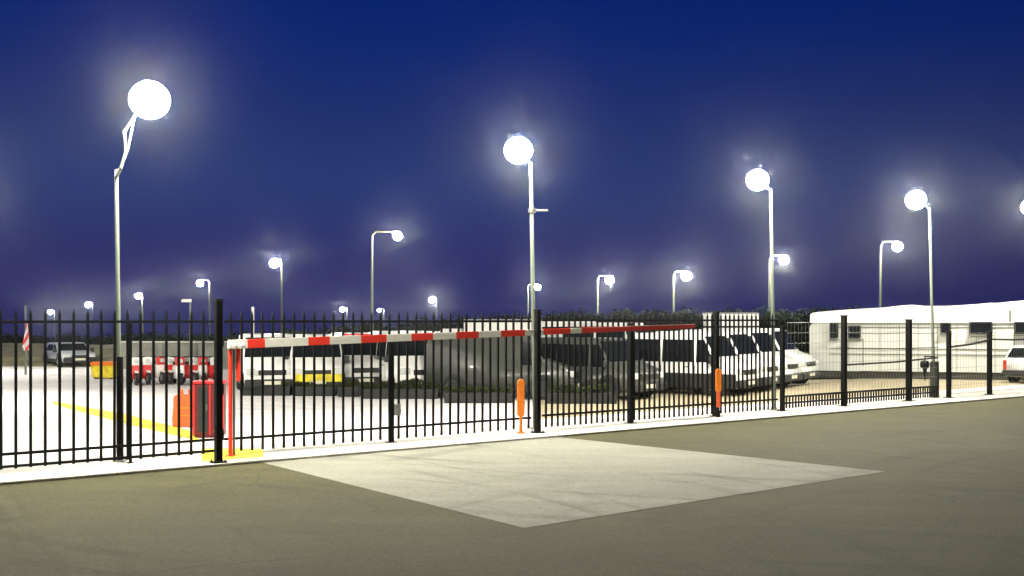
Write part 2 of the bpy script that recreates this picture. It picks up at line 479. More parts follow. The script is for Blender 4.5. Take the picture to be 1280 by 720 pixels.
# ------------------------------------------------------------------ security fence
PK = 0.039
def picket_mesh(z0, z1, spear=True, w=PK):
    bm = NB()
    box(bm, (0, 0, (z0 + z1) / 2), (w, w * .8, z1 - z0))
    if spear:
        h = w / 2
        b = [bm.verts.new((sx * h, sy * h * .8, z1)) for sx, sy in ((-1, -1), (1, -1), (1, 1), (-1, 1))]
        tip = bm.verts.new((0, 0, z1 + .10))
        for k in range(4): bm.faces.new((b[k], b[(k + 1) % 4], tip))
    bmesh.ops.remove_doubles(bm, verts=bm.verts, dist=1e-5)
    me = bpy.data.meshes.new('picket'); bmesh.ops.recalc_face_normals(bm, faces=bm.faces); bm.to_mesh(me); bm.free()
    me.materials.append(M['black']); return me
def post(parent, x, p, top_z, w, root_s, root_p, cap=True):
    s = sof(x, p) - root_s
    bm = NB()
    box(bm, (0, 0, top_z / 2), (w, w, top_z), bev=.006)
    box(bm, (0, 0, .008), (w * 2.0, w * 2.0, .016), bev=.003)
    if cap: box(bm, (0, 0, top_z + .012), (w * 1.25, w * 1.25, .024), bev=.006)
    return new_obj('post', bm, M['black'], parent, loc=(s, p - root_p, 0))
def z_at(x, y, p):
    return at(x, y, onp(x, p).y).z - KERB
def fence_section(name, label, cat, x0, x1, pitch, rails, posts, group=None, pick=(0.06, 2.43), skip=(), rail_t=.045):
    s0, s1 = sof(x0, P_FENCE), sof(x1, P_FENCE)
    root = thing(name, label, cat, sp(s0, P_FENCE, KERB), FENCE_ROT, group)
    for z in rails:
        bm = NB(); box(bm, ((s1 - s0) / 2, 0, z), (s1 - s0, .032, rail_t), bev=.004)
        new_obj('rail', bm, M['black'], root)
    if pick:
        me = picket_mesh(*pick) if len(pick) == 2 else picket_mesh(*pick[:2], False)
        s = pitch * .6
        while s < s1 - s0 - pitch * .3:
            o = bpy.data.objects.new('picket', me); col.objects.link(o); o.parent = root
            o.location = (s + random.uniform(-.004, .004), random.uniform(-.002, .002), random.uniform(-.005, .005))
            o.rotation_euler = (random.uniform(-.003, .003), random.uniform(-.003, .003), 0)
            s += pitch
    for x, w, tz, pp in posts:
        post(root, x, pp, tz, w, s0, P_FENCE)
    return root, s0
rail_top = z_at(300, 402, P_FENCE)
rails3 = [rail_top, z_at(110, 560.5, P_FENCE), z_at(110, 575.5, P_FENCE)]
G3 = 'black steel fence panels'
f1, _ = fence_section('security_fence', 'black steel picket fence with two low rails, left of the thick gate post', 'fence', -130, 268, .2165, rails3,
                   [(163, .042, 2.30, P_FENCE)], G3)
gate, gs = fence_section('sliding_gate', 'black steel picket gate behind the barrier arm, between the two thick posts', 'gate', 280, 664, .203,
                   [rail_top, z_at(310, 547, P_FENCE)], [(489, .085, z_at(489, 424, P_FENCE), P_FENCE)], G3)
f2, _ = fence_section('security_fence', 'black steel picket fence of close bars, before the grey and white vans', 'fence', 678, 972, .165,
                   [rail_top + .02, rail_top - .14, z_at(800, 511, P_FENCE)],
                   [(788, .11, z_at(788, 405, P_FENCE), P_FENCE), (895, .125, z_at(895, 390, P_FENCE), P_FENCE), (978, .10, z_at(978, 408, P_FENCE), P_FENCE)], G3)
f3, _ = fence_section('low_fence', 'low black double rail fence with thin wires, before the white hall', 'fence', 981, 1172, .125,
                   [z_at(1050, 491, P_FENCE), z_at(1050, 499, P_FENCE)],
                   [(1055, .125, z_at(1055, 395, P_FENCE), P_FENCE), (1136, .14, z_at(1136, 400, P_FENCE), P_FENCE)], G3, pick=(0.06, z_at(1050, 490, P_FENCE), 0), rail_t=.05)
def wire(root, s0, xa, ya, xb, yb, r):
    a = Vector((sof(xa, P_FENCE) - s0, 0, z_at(xa, ya, P_FENCE))); b = Vector((sof(xb, P_FENCE) - s0, 0, z_at(xb, yb, P_FENCE)))
    bm = NB(); m = (a + b) / 2 - Vector((0, 0, .03)); path(bm, [a, m, b], [r, r, r], 6)
    new_obj('wire', bm, M['steel_dark'], root)
s3 = sof(981, P_FENCE)
def infill(root, s0, xa, xb, z0, z1):
    sa, sb = sof(xa, P_FENCE) - s0, sof(xb, P_FENCE) - s0
    bm = NB(); n_ = int((sb - sa) / .15)
    for k in range(n_ + 1):
        x_ = sa + (sb - sa) * k / n_; tube(bm, (x_, .02, z0), (x_, .02, z1), .0045, seg=4)
    for k in range(8):
        z_ = z0 + (z1 - z0) * k / 7; tube(bm, (sa, .026, z_), (sb, .026, z_), .0045, seg=4)
    new_obj('wire_mesh', bm, M['pole'], root)
infill(f3, s3, 985, 1172, z_at(1050, 490, P_FENCE), z_at(1100, 403, P_FENCE))
wire(f3, s3, 1057, 416, 1136, 416, .012); wire(f3, s3, 1136, 416, 1172, 416, .012)
wire(f3, s3, 1057, 435, 1172, 434, .012)
wire(f3, s3, 1060, 456, 1172, 447, .028)
# last stretch: shorter posts joined by a rope-like cable
s4 = sof(1180, P_FENCE)
f4 = thing('cable_fence', 'short black posts joined by a sagging cable, far right', 'fence', sp(s4, P_FENCE, KERB), FENCE_ROT, G3)
for x, w, ty in ((1186, .115, 415), (1237, .12, 415), (1300, .12, 415)):
    post(f4, x, P_FENCE, z_at(x, ty, P_FENCE), w, s4, P_FENCE)
infill(f4, s4, 1188, 1300, .1, z_at(1237, 416, P_FENCE)); wire(f4, s4, 1186, 434, 1237, 425, .035); wire(f4, s4, 1237, 424, 1300, 423, .03)

# thick gate posts
P_G = P_KERB + .10
def gate_post(x, ty, w, label, pp):
    root = thing('gate_post', label, 'post', onp(x, pp), FENCE_ROT, 'thick gate posts')
    h = at(x, ty, root.location.y).z - KERB
    bm = NB(); box(bm, (0, 0, h / 2), (w, w, h), bev=.008)
    new_obj('shaft', bm, M['black'], root)
    bm = NB(); box(bm, (0, 0, h + .015), (w * 1.2, w * 1.2, .03), bev=.008)
    new_obj('cap', bm, M['black'], root)
    bm = NB(); box(bm, (0, 0, .012), (w * 2, w * 2, .024), bev=.004)
    for sx in (-1, 1):
        for sy in (-1, 1): tube(bm, (sx * w * .75, sy * w * .75, .02), (sx * w * .75, sy * w * .75, .05), .014, seg=6)
    new_obj('base_plate', bm, M['black'], root)
    return root, h
gp1, h1 = gate_post(273, 376, .11, 'thick black gate post beside the red and black cabinet', P_G + .05)
for k, z in enumerate((.45, 1.2, 2.0)):
    bm = NB(); box(bm, (.08, .05, z), (.05, .08, .12), bev=.006); tube(bm, (.10, .05, z - .09), (.10, .05, z + .09), .018, seg=8)
    new_obj('hinge', bm, M['steel_dark'], gp1)
gp2, h2 = gate_post(672, 389, .105, 'thick black gate post in the centre before the grey van', P_FENCE - .36)
# lock on the gate's middle stile
bm = NB()
box(bm, (0, 0, 0), (.12, .06, .22), bev=.012); tube(bm, (0, -.03, -.02), (0, -.06, -.02), .05, seg=16)
new_obj('lock_box', bm, M['housing'], gate, loc=(sof(495, P_FENCE) - gs, -.05, z_at(495, 512, P_FENCE)))

# ------------------------------------------------------------------ barrier with striped arm
P_ARM = P_FENCE - 0.155
def armp(x, y): 
    v = at(x, y, onp(x, P_ARM).y); return v
A0, A1 = armp(286, 430.5), armp(868, 407.5)
root = thing('barrier_gate', 'red and white striped barrier arm with red upright across the gate', 'barrier', onp(291, P_ARM), 0)
base = root.location.copy()
def arm_t(x):   # parameter along the arm for photo column x
    lo, hi = 0.0, 1.0
    for _ in range(40):
        m = (lo + hi) / 2; v = A0.lerp(A1, m)
        if 640 + v.x / v.y * F < x: lo = m
        else: hi = m
    return lo
d = (A1 - A0); L_ = d.length; q = d.to_track_quat('X', 'Z').to_matrix()
cuts = [(286, 0), (308, 1), (330, 0), (384, 1), (411, 0), (450, 1), (482, 0), (513, 1), (540, 0), (569, 1), (597, 0), (625, 1), (655, 0), (678, 1), (712, 0), (726, 1), (868, None)]
bm = NB()
rings = []
for x, c in cuts:
    t_ = arm_t(x) if 286 < x < 868 else (0.0 if x == 286 else 1.0)
    w = .085 + (.055 - .085) * t_; h = .155 + (.10 - .155) * t_
    ctr = A0.lerp(A1, t_) - base
    rings.append([bm.verts.new(ctr + q @ Vector((0, sy * w / 2, sz * h / 2))) for sy, sz in ((-1, -1), (1, -1), (1, 1), (-1, 1))])
for k in range(len(cuts) - 1):
    for j in range(4):
        f = bm.faces.new((rings[k][j], rings[k][(j + 1) % 4], rings[k + 1][(j + 1) % 4], rings[k + 1][j])); f.material_index = cuts[k][1]
bm.faces.new(rings[0]); bm.faces.new(rings[-1]).material_index = 1
long_e = [e for e in bm.edges if any(e.verts[0] in rings[k] and e.verts[1] in rings[k + 1] for k in range(len(rings) - 1))]
bmesh.ops.bevel(bm, geom=long_e, offset=.012, segments=2, affect='EDGES')
arm = new_obj('arm', bm, [M['arm_white'], M['arm_red']], root)
# rest posts
zA = A0.z - KERB
bm = NB(); tube(bm, (0, 0, 0), (0, 0, zA - .10), .035, .035, 10); box(bm, (0, 0, .01), (.16, .16, .02), bev=.004)
o = new_obj('upright', bm, M['arm_red'], root, loc=onp(288, P_ARM) - base)
bm = NB(); tube(bm, (0, 0, 0), (0, 0, zA - .09), .022, .022, 10)
o = new_obj('upright', bm, M['pole'], root, loc=onp(292.5, P_ARM) - base)
bm = NB(); box(bm, (0, 0, -.33), (.075, .06, .62), bev=.008)
o = new_obj('red_sleeve', bm, M['arm_red'], root, loc=Vector((armp(298, 430).x, armp(298, 430).y, A0.z)) - base)
bm = NB(); box(bm, (0, 0, 0), (.30, .07, .10), Matrix.Rotation(FENCE_ROT, 3, 'Z'), bev=.015)
for k in range(3): tube(bm, (-.1 + k * .1, -.10, .02), (-.1 + k * .1, .05, .02), .02, seg=8)
new_obj('pivot', bm, M['arm_white'], root, loc=armp(296, 431) - base - Vector((0, .04, .02)))

# ------------------------------------------------------------------ cabinet, orange barrier block, marker posts
c = ground(262, 546, KERB)
cab = thing('control_cabinet', 'dark red gate control cabinet with black door beside the left gate post', 'cabinet', c, R(8))
w, dp, h = .60, .40, 1.04
bm = NB(); box(bm, (0, 0, h / 2 + .04), (w, dp, h), bev=.012); box(bm, (0, 0, .02), (w * .9, dp * .9, .04))
new_obj('case', bm, M['dark_red'], cab)
bm = NB(); box(bm, (0, 0, h + .065), (w * 1.1, dp * 1.12, .05), bev=.012)
new_obj('lid', bm, M['red'], cab)
bm = NB()
for sx in (-1, 1): box(bm, (sx * (w / 2 - .02), -dp / 2 - .012, h / 2 + .04), (.035, .02, h - .04), bev=.004)
box(bm, (.03, -dp / 2 - .012, h / 2 + .04), (.025, .02, h - .04), bev=.004)
new_obj('red_edging', bm, M['red'], cab)
bm = NB(); box(bm, (-.10, -dp / 2 - .008, h / 2 + .05), (.2, .012, h - .14), bev=.003)
for k in range(5): box(bm, (-.10, -dp / 2 - .018, .8 + k * .035), (.14, .01, .012))
dr = new_obj('door', bm, M['steel_dark'], cab)
bm = NB(); box(bm, (-.03, -dp / 2 - .03, .6), (.02, .025, .12), bev=.004); new_obj('handle', bm, M['pole'], dr)
bm = NB()
path(bm, [(.2, -dp / 2 - .03, .95), (.14, -dp / 2 - .05, .7), (.19, -dp / 2 - .05, .4), (.12, -dp / 2 - .04, .12)], [.016] * 4, 8)
new_obj('cable', bm, M['orange'], cab)

c = ground(232, 533, KERB)
ob = thing('traffic_barrier', 'orange plastic water barrier block left of the cabinet', 'barrier', c, R(3))
bm = NB(); prism(bm, [(-.25, 0), (.25, 0), (.25, .10), (.235, .14), (.23, .64), (.20, .70), (-.20, .70), (-.23, .64), (-.235, .14), (-.25, .10)], -.17, .17)
bmesh.ops.bevel(bm, geom=list(bm.edges), offset=.02, segments=2, affect='EDGES')
new_obj('body', bm, M['orange_red'], ob)
for x in (-.1, .11):
    bm = NB(); lathe(bm, [(0, .13), (.045, .13), (.055, .11), (.055, .02), (.07, 0)], 14); new_obj('filler_cap', bm, M['orange_red'], ob, loc=(x, 0, .695))
bm = NB()
for z in (.25, .42): box(bm, (0, -.175, z), (.26, .012, .03), bev=.004)
new_obj('rib', bm, M['orange'], ob)

def marker(x, yt, yb, p, label, w):
    c = onp(x, p); t = thing('marker_post', label, 'marker post', c, FENCE_ROT, 'orange marker posts')
    D = c.y; zt = at(x, yt, D).z - KERB; zb = at(x, yb, D).z - KERB
    bm = NB(); prism(bm, [(-w / 2, zb + .04), (-w / 4, zb), (w / 4, zb), (w / 2, zb + .04), (w / 2, zt - .05), (w / 4, zt), (-w / 4, zt), (-w / 2, zt - .05)], -.03, .03)
    bmesh.ops.bevel(bm, geom=list(bm.edges), offset=.008, segments=1, affect='EDGES')
    new_obj('paddle', bm, M['orange'], t, rotz=R(-30))
    return t, zb
t, zb = marker(651, 474, 521, P_FENCE - .2, 'orange paddle marker post left of the centre gate post', .15)
bm = NB(); tube(bm, (0, 0, 0), (0, 0, zb + .03), .035, .03, 10); tube(bm, (0, 0, 0), (0, 0, .03), .09, .07, 12); new_obj('stem', bm, M['orange'], t)
t, zb = marker(898, 461, 490, P_FENCE - .2, 'orange marker post with red foot before the white vans', .14)
bm = NB(); box(bm, (0, 0, (zb + .16) / 2 + .08), (.09, .05, zb - .16), bev=.008); new_obj('red_band', bm, M['orange_red'], t, rotz=R(-30))
bm = NB(); tube(bm, (0, 0, 0), (0, 0, .17), .05, .045, 10); new_obj('foot', bm, M['black'], t)

# hanging lantern-like fitting by the fourth tall lamp
D4 = lamps[3].location.y
v = at(1156, 456, D4 - .1)
hl = thing('hanging_lantern', 'small dark pointed lantern on a bracket left of the fourth lamp pole', 'lantern', v)
bm = NB(); lathe(bm, [(0, .14), (.10, .12), (.14, .04), (.13, -.06), (.07, -.12), (.04, -.30), (.02, -.42), (0, -.5)], 14); new_obj('body', bm, M['black'], hl, True)
bm = NB(); path(bm, [(0, 0, .12), (0, 0, .26), (.28, .02, .24)], [.02, .02, .02], 8); new_obj('bracket', bm, M['black'], hl)

# ------------------------------------------------------------------ vehicles
def wheel(parent, x, y, r, w, side):
    bm = NB()
    prof = [(r * .62, -w / 2), (r * .92, -w / 2), (r, -w * .35), (r, w * .35), (r * .92, w / 2), (r * .62, w / 2), (r * .62, -w / 2)]
    lathe(bm, prof, 24)
    bmesh.ops.rotate(bm, verts=bm.verts, cent=(0, 0, 0), matrix=Matrix.Rotation(R(90), 3, 'X'))
    o = new_obj('wheel', bm, M['tyre'], parent, loc=(x, y, r))
    bm = NB()
    lathe(bm, [(0, w * .30), (r * .15, w * .34), (r * .2, w * .22), (r * .55, w * .28), (r * .63, w * .45), (r * .63, -w * .4), (0, -w * .4)], 20)
    bmesh.ops.rotate(bm, verts=bm.verts, cent=(0, 0, 0), matrix=Matrix.Rotation(R(90 if side < 0 else -90), 3, 'X'))
    new_obj('rim', bm, M['rim'], o)
def vehicle(name, label, cat, loc, yaw, L, W, H, paint, kind='van', group=None, front_panel=None, roof_strip=None, blank_rear=False, clad=False):
    """front of the vehicle at +x"""
    root = thing(name, label, cat, loc, yaw, group)
    h = L / 2; gc = .24; belt = H * (.52 if kind == 'van' else .60)
    if kind == 'van':
        hood = h - .95 * L / 5
        prof = [(-h, gc + .1), (-h + .02, H * .80), (-h + .12, H * .97), (-h + .3, H), (h - L * .34, H), (h - L * .30, H * .98), (hood, H * .60), (h - .22, H * .50), (h - .04, H * .42), (h, H * .30), (h, gc + .05), (h - .1, gc), (-h + .1, gc)]
        ws = ((h - L * .30, H * .98), (hood, H * .60))
        wins = [[(h - L * .345, H * .90), (h - L * .285, H * .90), (hood - .12, H * .63), (hood - .12, belt + .03), (h - L * .345, belt + .03)]]
        if not blank_rear:
            wins.append([(h - L * .63, H * .90), (h - L * .365, H * .90), (h - L * .365, belt + .03), (h - L * .63, belt + .03)])
            wins.append([(-h + .28, H * .90), (h - L * .65, H * .90), (h - L * .65, belt + .03), (-h + .20, belt + .03)])
        tum = .10
    else:
        hood = h - L * .26
        prof = [(-h, gc + .12), (-h + .02, H * .58), (-h + .10, H * .66), (-h + L * .11, H * .96), (-h + L * .18, H), (h - L * .46, H), (h - L * .42, H * .98), (hood, H * .66), (h - .30, H * .58), (h - .05, H * .47), (h, H * .35), (h, gc + .05), (h - .1, gc), (-h + .1, gc)]
        ws = ((h - L * .42, H * .98), (hood, H * .66))
        wins = [[(h - L * .46, H * .93), (h - L * .42, H * .92), (hood - .1, H * .67), (h - L * .48, H * .665), (h - L * .48, H * .93)][0:4] + [(h - L * .49, H * .93)],
                [(-h + L * .26, H * .93), (h - L * .50, H * .93), (h - L * .50, H * .665), (-h + L * .20, H * .665)]]
        tum = .15
    def hw(z):
        return W / 2 * (1 - tum * max(0, min(1, (z - belt) / (H - belt))))
    bm = NB()
    prism(bm, prof, -W / 2, W / 2)
    geom = list(bm.verts) + list(bm.edges) + list(bm.faces)
    bmesh.ops.bisect_plane(bm, geom=geom, plane_co=(0, 0, belt), plane_no=(0, 0, 1))
    for v_ in bm.verts:
        if v_.co.z > belt: v_.co.y = math.copysign(hw(v_.co.z), v_.co.y)
        # rounded nose in plan
        if v_.co.x > h - .3: v_.co.y *= .93
    bmesh.ops.recalc_face_normals(bm, faces=bm.faces)
    es = [e for e in bm.edges if len(e.link_faces) == 2 and e.calc_face_angle(0) > .6]
    bmesh.ops.bevel(bm, geom=es, offset=.05, segments=3, affect='EDGES', clamp_overlap=True)
    new_obj('body', bm, paint, root, True)
    # side windows, 5 mm proud
    for side in (-1, 1):
        for wn in wins:
            bm = NB()
            outer = [bm.verts.new((x, side * (hw(z) + .006), z)) for x, z in wn]
            inner = [bm.verts.new((x, side * (hw(z) - .02), z)) for x, z in wn]
            bm.faces.new(outer); bm.faces.new(inner[::-1]); n_ = len(wn)
            for k in range(n_): bm.faces.new((outer[k], outer[(k + 1) % n_], inner[(k + 1) % n_], inner[k]))
            new_obj('side_window', bm, M['glass'], root)
    # windscreen and rear window
    def screen(nm, p0, p1, sgn, inset=.07):
        bm = NB(); d_ = Vector((p1[0] - p0[0], 0, p1[1] - p0[1])); nrm = Vector((-d_.z, 0, d_.x)).normalized()
        if nrm.x * sgn < 0: nrm = -nrm
        a_, b_ = .08, .94
        cs = []
        for off in (.010, -.02):
            for tt, fl in ((a_, 0), (b_, 1)):
                z = p0[1] + d_.z * tt; x = p0[0] + d_.x * tt
                for sy in (-1, 1): cs.append(bm.verts.new(Vector((x, sy * (hw(z) - inset), z)) + nrm * off))
        for f in ((0, 1, 3, 2), (4, 5, 7, 6), (0, 1, 5, 4), (2, 3, 7, 6), (0, 2, 6, 4), (1, 3, 7, 5)): bm.faces.new([cs[k] for k in f])
        o_ = new_obj(nm, bm, M['glass'], root)
    screen('windscreen', ws[0], ws[1], 1)
    if kind == 'van': screen('rear_window', (-h + .02 + .015, H * .90), (-h + .012, belt + .02), -1, .12)
    else: screen('rear_window', (-h + L * .11, H * .96), (-h + .10, H * .66), -1, .10)
    # bumpers, grille
    wn_ = W * .93
    bm = NB(); box(bm, (h - .06, 0, gc + .14), (.22, wn_ + .02, .26), bev=.05); fb = new_obj('front_bumper', bm, M['trim'], root)
    bm = NB(); box(bm, (-h + .04, 0, gc + .14), (.20, W * .98, .22), bev=.04); new_obj('rear_bumper', bm, M['trim'], root)
    zg = H * .38 if kind == 'van' else H * .44
    bm = NB(); box(bm, (h - .005, 0, zg), (.05, W * .48, .16), bev=.012)
    for k in range(4): box(bm, (h + .022, 0, zg - .06 + k * .04), (.012, W * .46, .012))
    new_obj('grille', bm, M['trim'], root)
    bm = NB(); box(bm, (h + .055, 0, gc + .16), (.012, .5, .11), bev=.003); new_obj('number_plate', bm, M['plate'], root)
    for sy in (-1, 1):
        bm = NB(); box(bm, (h - .10, sy * W * .37, zg + .03), (.24, W * .17, .19), bev=.05); new_obj('headlight', bm, M['headlamp'], root)
        bm = NB(); box(bm, (-h + .02, sy * (W / 2 - .09), H * .48), (.06, .12, .36), bev=.02); new_obj('tail_light', bm, M['tail'], root)
        bm = NB(); box(bm, (hood - .10, sy * (W / 2 + .10), belt + .12), (.10, .16, .22), bev=.03); box(bm, (hood - .10, sy * (W / 2 + .01), belt + .06), (.06, .10, .05)); new_obj('mirror', bm, M['trim'], root)
        bm = NB(); box(bm, (0, sy * (W / 2 + .002), gc + .09), (L * .42, .03, .14), bev=.012); new_obj('sill', bm, M['trim'], root)
        if not blank_rear or True:
            bm = NB()
            for xd in (h - L * .355, h - L * .64): box(bm, (xd, sy * (W / 2 + .001), belt * .62), (.012, .006, belt * .62))
            box(bm, (h - L * .42, sy * (W / 2 + .012), belt - .12), (.16, .025, .03), bev=.004)
            new_obj('door_line', bm, M['trim'], root)
    r = .34
    for x in (h - L * .19, -h + L * .20):
        for sy in (-1, 1):
            bm = NB(); tube(bm, (x, sy * (W / 2 - .03), r), (x, sy * (W / 2 + .004), r), r + .07, seg=24); new_obj('wheel_arch', bm, M['trim'], root)
            wheel(root, x, sy * (W / 2 - .08), r, .22, sy)
    if clad:
        for sy in (-1, 1):
            bm = NB(); box(bm, (0, sy * (W / 2 + .004), gc + .22), (L * .96, .03, .46), bev=.012); new_obj('side_cladding', bm, M['trim'], root)
    if front_panel:
        bm = NB(); box(bm, (h + .035, 0, H * .29), (.05, W * .86, .24), bev=.015); new_obj('front_panel', bm, front_panel, root)
    if roof_strip:
        bm = NB(); box(bm, (ws[0][0] + .03, 0, H * .965), (.10, W * .74, .12), bev=.02); new_obj('sun_strip', bm, roof_strip, root)
    return root
def gpt(x, D): return Vector(((x - 640) / F * D, D, KERB))
def face(x, D, deg=0):      # yaw that turns the front to the viewer, plus deg
    v = gpt(x, D); return math.atan2(-v.y, -v.x) + R(deg)
GW, GD = 'white vans parked in the yard', 'grey vehicles parked in the yard'
V = vehicle
V('parked_van', 'white van facing the fence, leftmost in the row, beside the red upright', 'van', gpt(334, 37), face(334, 37, 4), 4.6, 1.78, 1.88, M['white_paint'], group=GW)
V('parked_van', 'white van facing the fence with a yellow lower front', 'van', gpt(394, 37.2), face(394, 37.2, 2), 4.6, 1.72, 1.86, M['white_paint'], group=GW, front_panel=M['yellow'])
V('parked_van', 'white van set back in the row with dark red strip above its windscreen', 'van', gpt(448, 38.5), face(448, 38.5, 6), 4.6, 1.78, 1.90, M['white_paint'], group=GW, roof_strip=M['red'])
V('parked_van', 'white van turned slightly, next to the dark grey panel van', 'van', gpt(512, 36.5), face(512, 36.5, 14), 4.8, 1.95, 1.98, M['white_paint'], group=GW)
V('panel_van', 'dark grey panel van side on behind the orange paddle post', 'van', gpt(630, 34), R(-12), 4.5, 1.85, 1.92, M['grey_paint'], group=GD, blank_rear=True)
V('parked_van', 'dark grey van with black windows right of the centre gate post', 'van', gpt(738, 34.4), R(-40), 4.3, 1.85, 1.80, M['grey_paint'], group=GD)
V('parked_van', 'tall white van behind the dark grey van, left of the angled white vans', 'van', gpt(772, 42.8), R(-25), 4.2, 1.9, 2.25, M['white_paint'], group=GW, clad=True)
for x_, d_, lb_ in ((862, 36.0, 'nearest of four angled white vans, right behind the second marker post'), (893, 37.8, 'second nearest of four angled white vans, front showing past the nearest'),
                    (921, 39.6, 'third of four angled white vans, second from the white hall'), (946, 41.4, 'farthest of four angled white vans, beside the corner of the white hall')):
    V('parked_van', lb_, 'van', gpt(x_, d_), R(-34), 4.1, 1.82, 1.93 + (d_ - 36) * .02, M['white_paint'], group=GW, clad=True)
V('parked_car', 'silver car at the far left edge of the yard below the grass bank', 'car', gpt(86, 57), R(-52), 3.7, 1.65, 1.2, M['silver_paint'], kind='car')
V('parked_car', 'white car with red tail light cut by the right edge of the picture', 'car', gpt(1312, 42.5), R(40), 4.0, 1.7, 1.4, M['white_paint'], kind='car')

def box_truck(label, x, D, topy, Lx, yaw):
    root = thing('box_truck', label, 'truck', gpt(x, D), yaw, 'white box trucks behind the vans')
    H = at(x, topy, D).z - KERB; W = 2.1
    bm = NB(); box(bm, (-.7, 0, (H + .75) / 2), (Lx, W, H - .75), bev=.03); cb = new_obj('cargo_box', bm, M['white_paint'], root)
    bm = NB()
    for z in (H - .03, .80):
        bm = NB(); box(bm, (-.7, 0, z), (Lx + .02, W + .02, .05), bev=.006)
        new_obj('edge_rail', bm, M['housing'], cb)
    xf = -.7 + Lx / 2
    bm = NB(); prism(bm, [(xf + .08, .45), (xf + .08, 2.0), (xf + .9, 2.0), (xf + 1.45, 1.25), (xf + 1.55, .45)], -W * .44, W * .44)
    bmesh.ops.bevel(bm, geom=list(bm.edges), offset=.05, segments=2, affect='EDGES')
    new_obj('cab', bm, M['white_paint'], root)
    bm = NB(); d_ = Vector((.55, 0, -.75)).normalized(); n_ = Vector((.75, 0, .55)).normalized()
    c0 = Vector((xf + .9, 0, 2.0)) + d_ * .12 + n_ * .012; c1 = c0 + d_ * .68
    poly(bm, [c0 + Vector((0, -.78, 0)), c0 + Vector((0, .78, 0)), c1 + Vector((0, .82, 0)), c1 + Vector((0, -.82, 0))])
    r_ = bmesh.ops.solidify(bm, geom=list(bm.faces), thickness=.02)
    new_obj('windscreen', bm, M['glass'], root)
    for sy in (-1, 1):
        bm = NB(); prism(bm, [(xf + .25, 1.3), (xf + .25, 1.85), (xf + .8, 1.85), (xf + 1.2, 1.3)], sy * W * .44 - .01, sy * W * .44 + .01); new_obj('side_window', bm, M['glass'], root)
        for xx in (xf + .8, xf - Lx * .75): wheel(root, xx, sy * (W / 2 - .15), .38, .26, sy)
    bm = NB(); box(bm, (0, 0, .62), (Lx + 1, .8, .2)); new_obj('chassis', bm, M['trim'], root)
    return root
box_truck('white box truck whose high box shows above the angled white vans', 914, 48, 391, 3.2, face(914, 48, 6))
box_truck('white box truck behind the dark grey panel van, left one of two', 606, 45, 399, 3.0, R(180))
box_truck('white box truck behind the centre gate post, right one of two', 715, 46, 400, 3.2, R(0))

# low planters with shrubs in front of the vans
def planter(label, xa, xb, D, ytop, seed):
    rs = random.Random(seed)
    c_ = gpt((xa + xb) / 2, D); Lp = (xb - xa) / F * D
    t = thing('planter', label, 'planter', c_, random.uniform(-.06, .06), 'low planters in front of the vans')
    bm = NB(); prism(bm, [(-Lp / 2, 0), (Lp / 2, 0), (Lp / 2 + .03, .34), (Lp / 2 - .03, .34), (Lp / 2 - .03, .28), (-Lp / 2 + .03, .28), (-Lp / 2 + .03, .34), (-Lp / 2 - .03, .34)], -.28, .28)
    new_obj('trough', bm, M['trim'], t)
    bm = NB(); box(bm, (0, 0, .285), (Lp - .06, .5, .02)); new_obj('soil', bm, M['bark'], t)
    H_ = at(0, ytop, D).z - KERB
    k = 0; x_ = -Lp / 2 + .12
    while x_ < Lp / 2 - .05:
        hh = H_ * rs.uniform(.75, 1.05); bm = NB()
        tube(bm, (0, 0, 0), (0, 0, (hh - .28) * .6), .02, .01, 5)
        for i in range(150):
            a_ = rs.uniform(0, 6.28); z_ = rs.uniform(.02, hh - .28); q_ = .20 * rs.random() ** .5 * (1.2 - z_ / (hh - .2) * .6)
            p_ = Vector((math.cos(a_) * q_, math.sin(a_) * q_, z_)); s2 = rs.uniform(.03, .06)
            u_ = Vector((rs.gauss(0, 1), rs.gauss(0, 1), rs.gauss(0, 1))).normalized(); v_ = u_.orthogonal().normalized()
            poly(bm, [p_ - u_ * s2, p_ + v_ * s2 * .5, p_ + u_ * s2, p_ - v_ * s2 * .5])
        new_obj('shrub', bm, M['shrub'], t, loc=(x_, rs.uniform(-.06, .06), .29))
        x_ += rs.uniform(.26, .36)
planter('dark planter of low shrubs before the leftmost white van', 303, 364, 35.0, 476, 1)
planter('dark planter of low shrubs before the yellow fronted van', 370, 420, 34.8, 478, 2)
planter('short dark planter of shrubs between the yellow fronted van and the next planter', 425, 449, 34.5, 477, 3)
planter('long dark planter of green shrubs before the turned white van', 453, 548, 33.6, 474, 4)
planter('long dark planter of shrubs before the dark grey panel van', 556, 640, 31.9, 482, 5)
planter('dark planter of shrubs right of the centre gate post', 684, 770, 31.6, 480, 6)
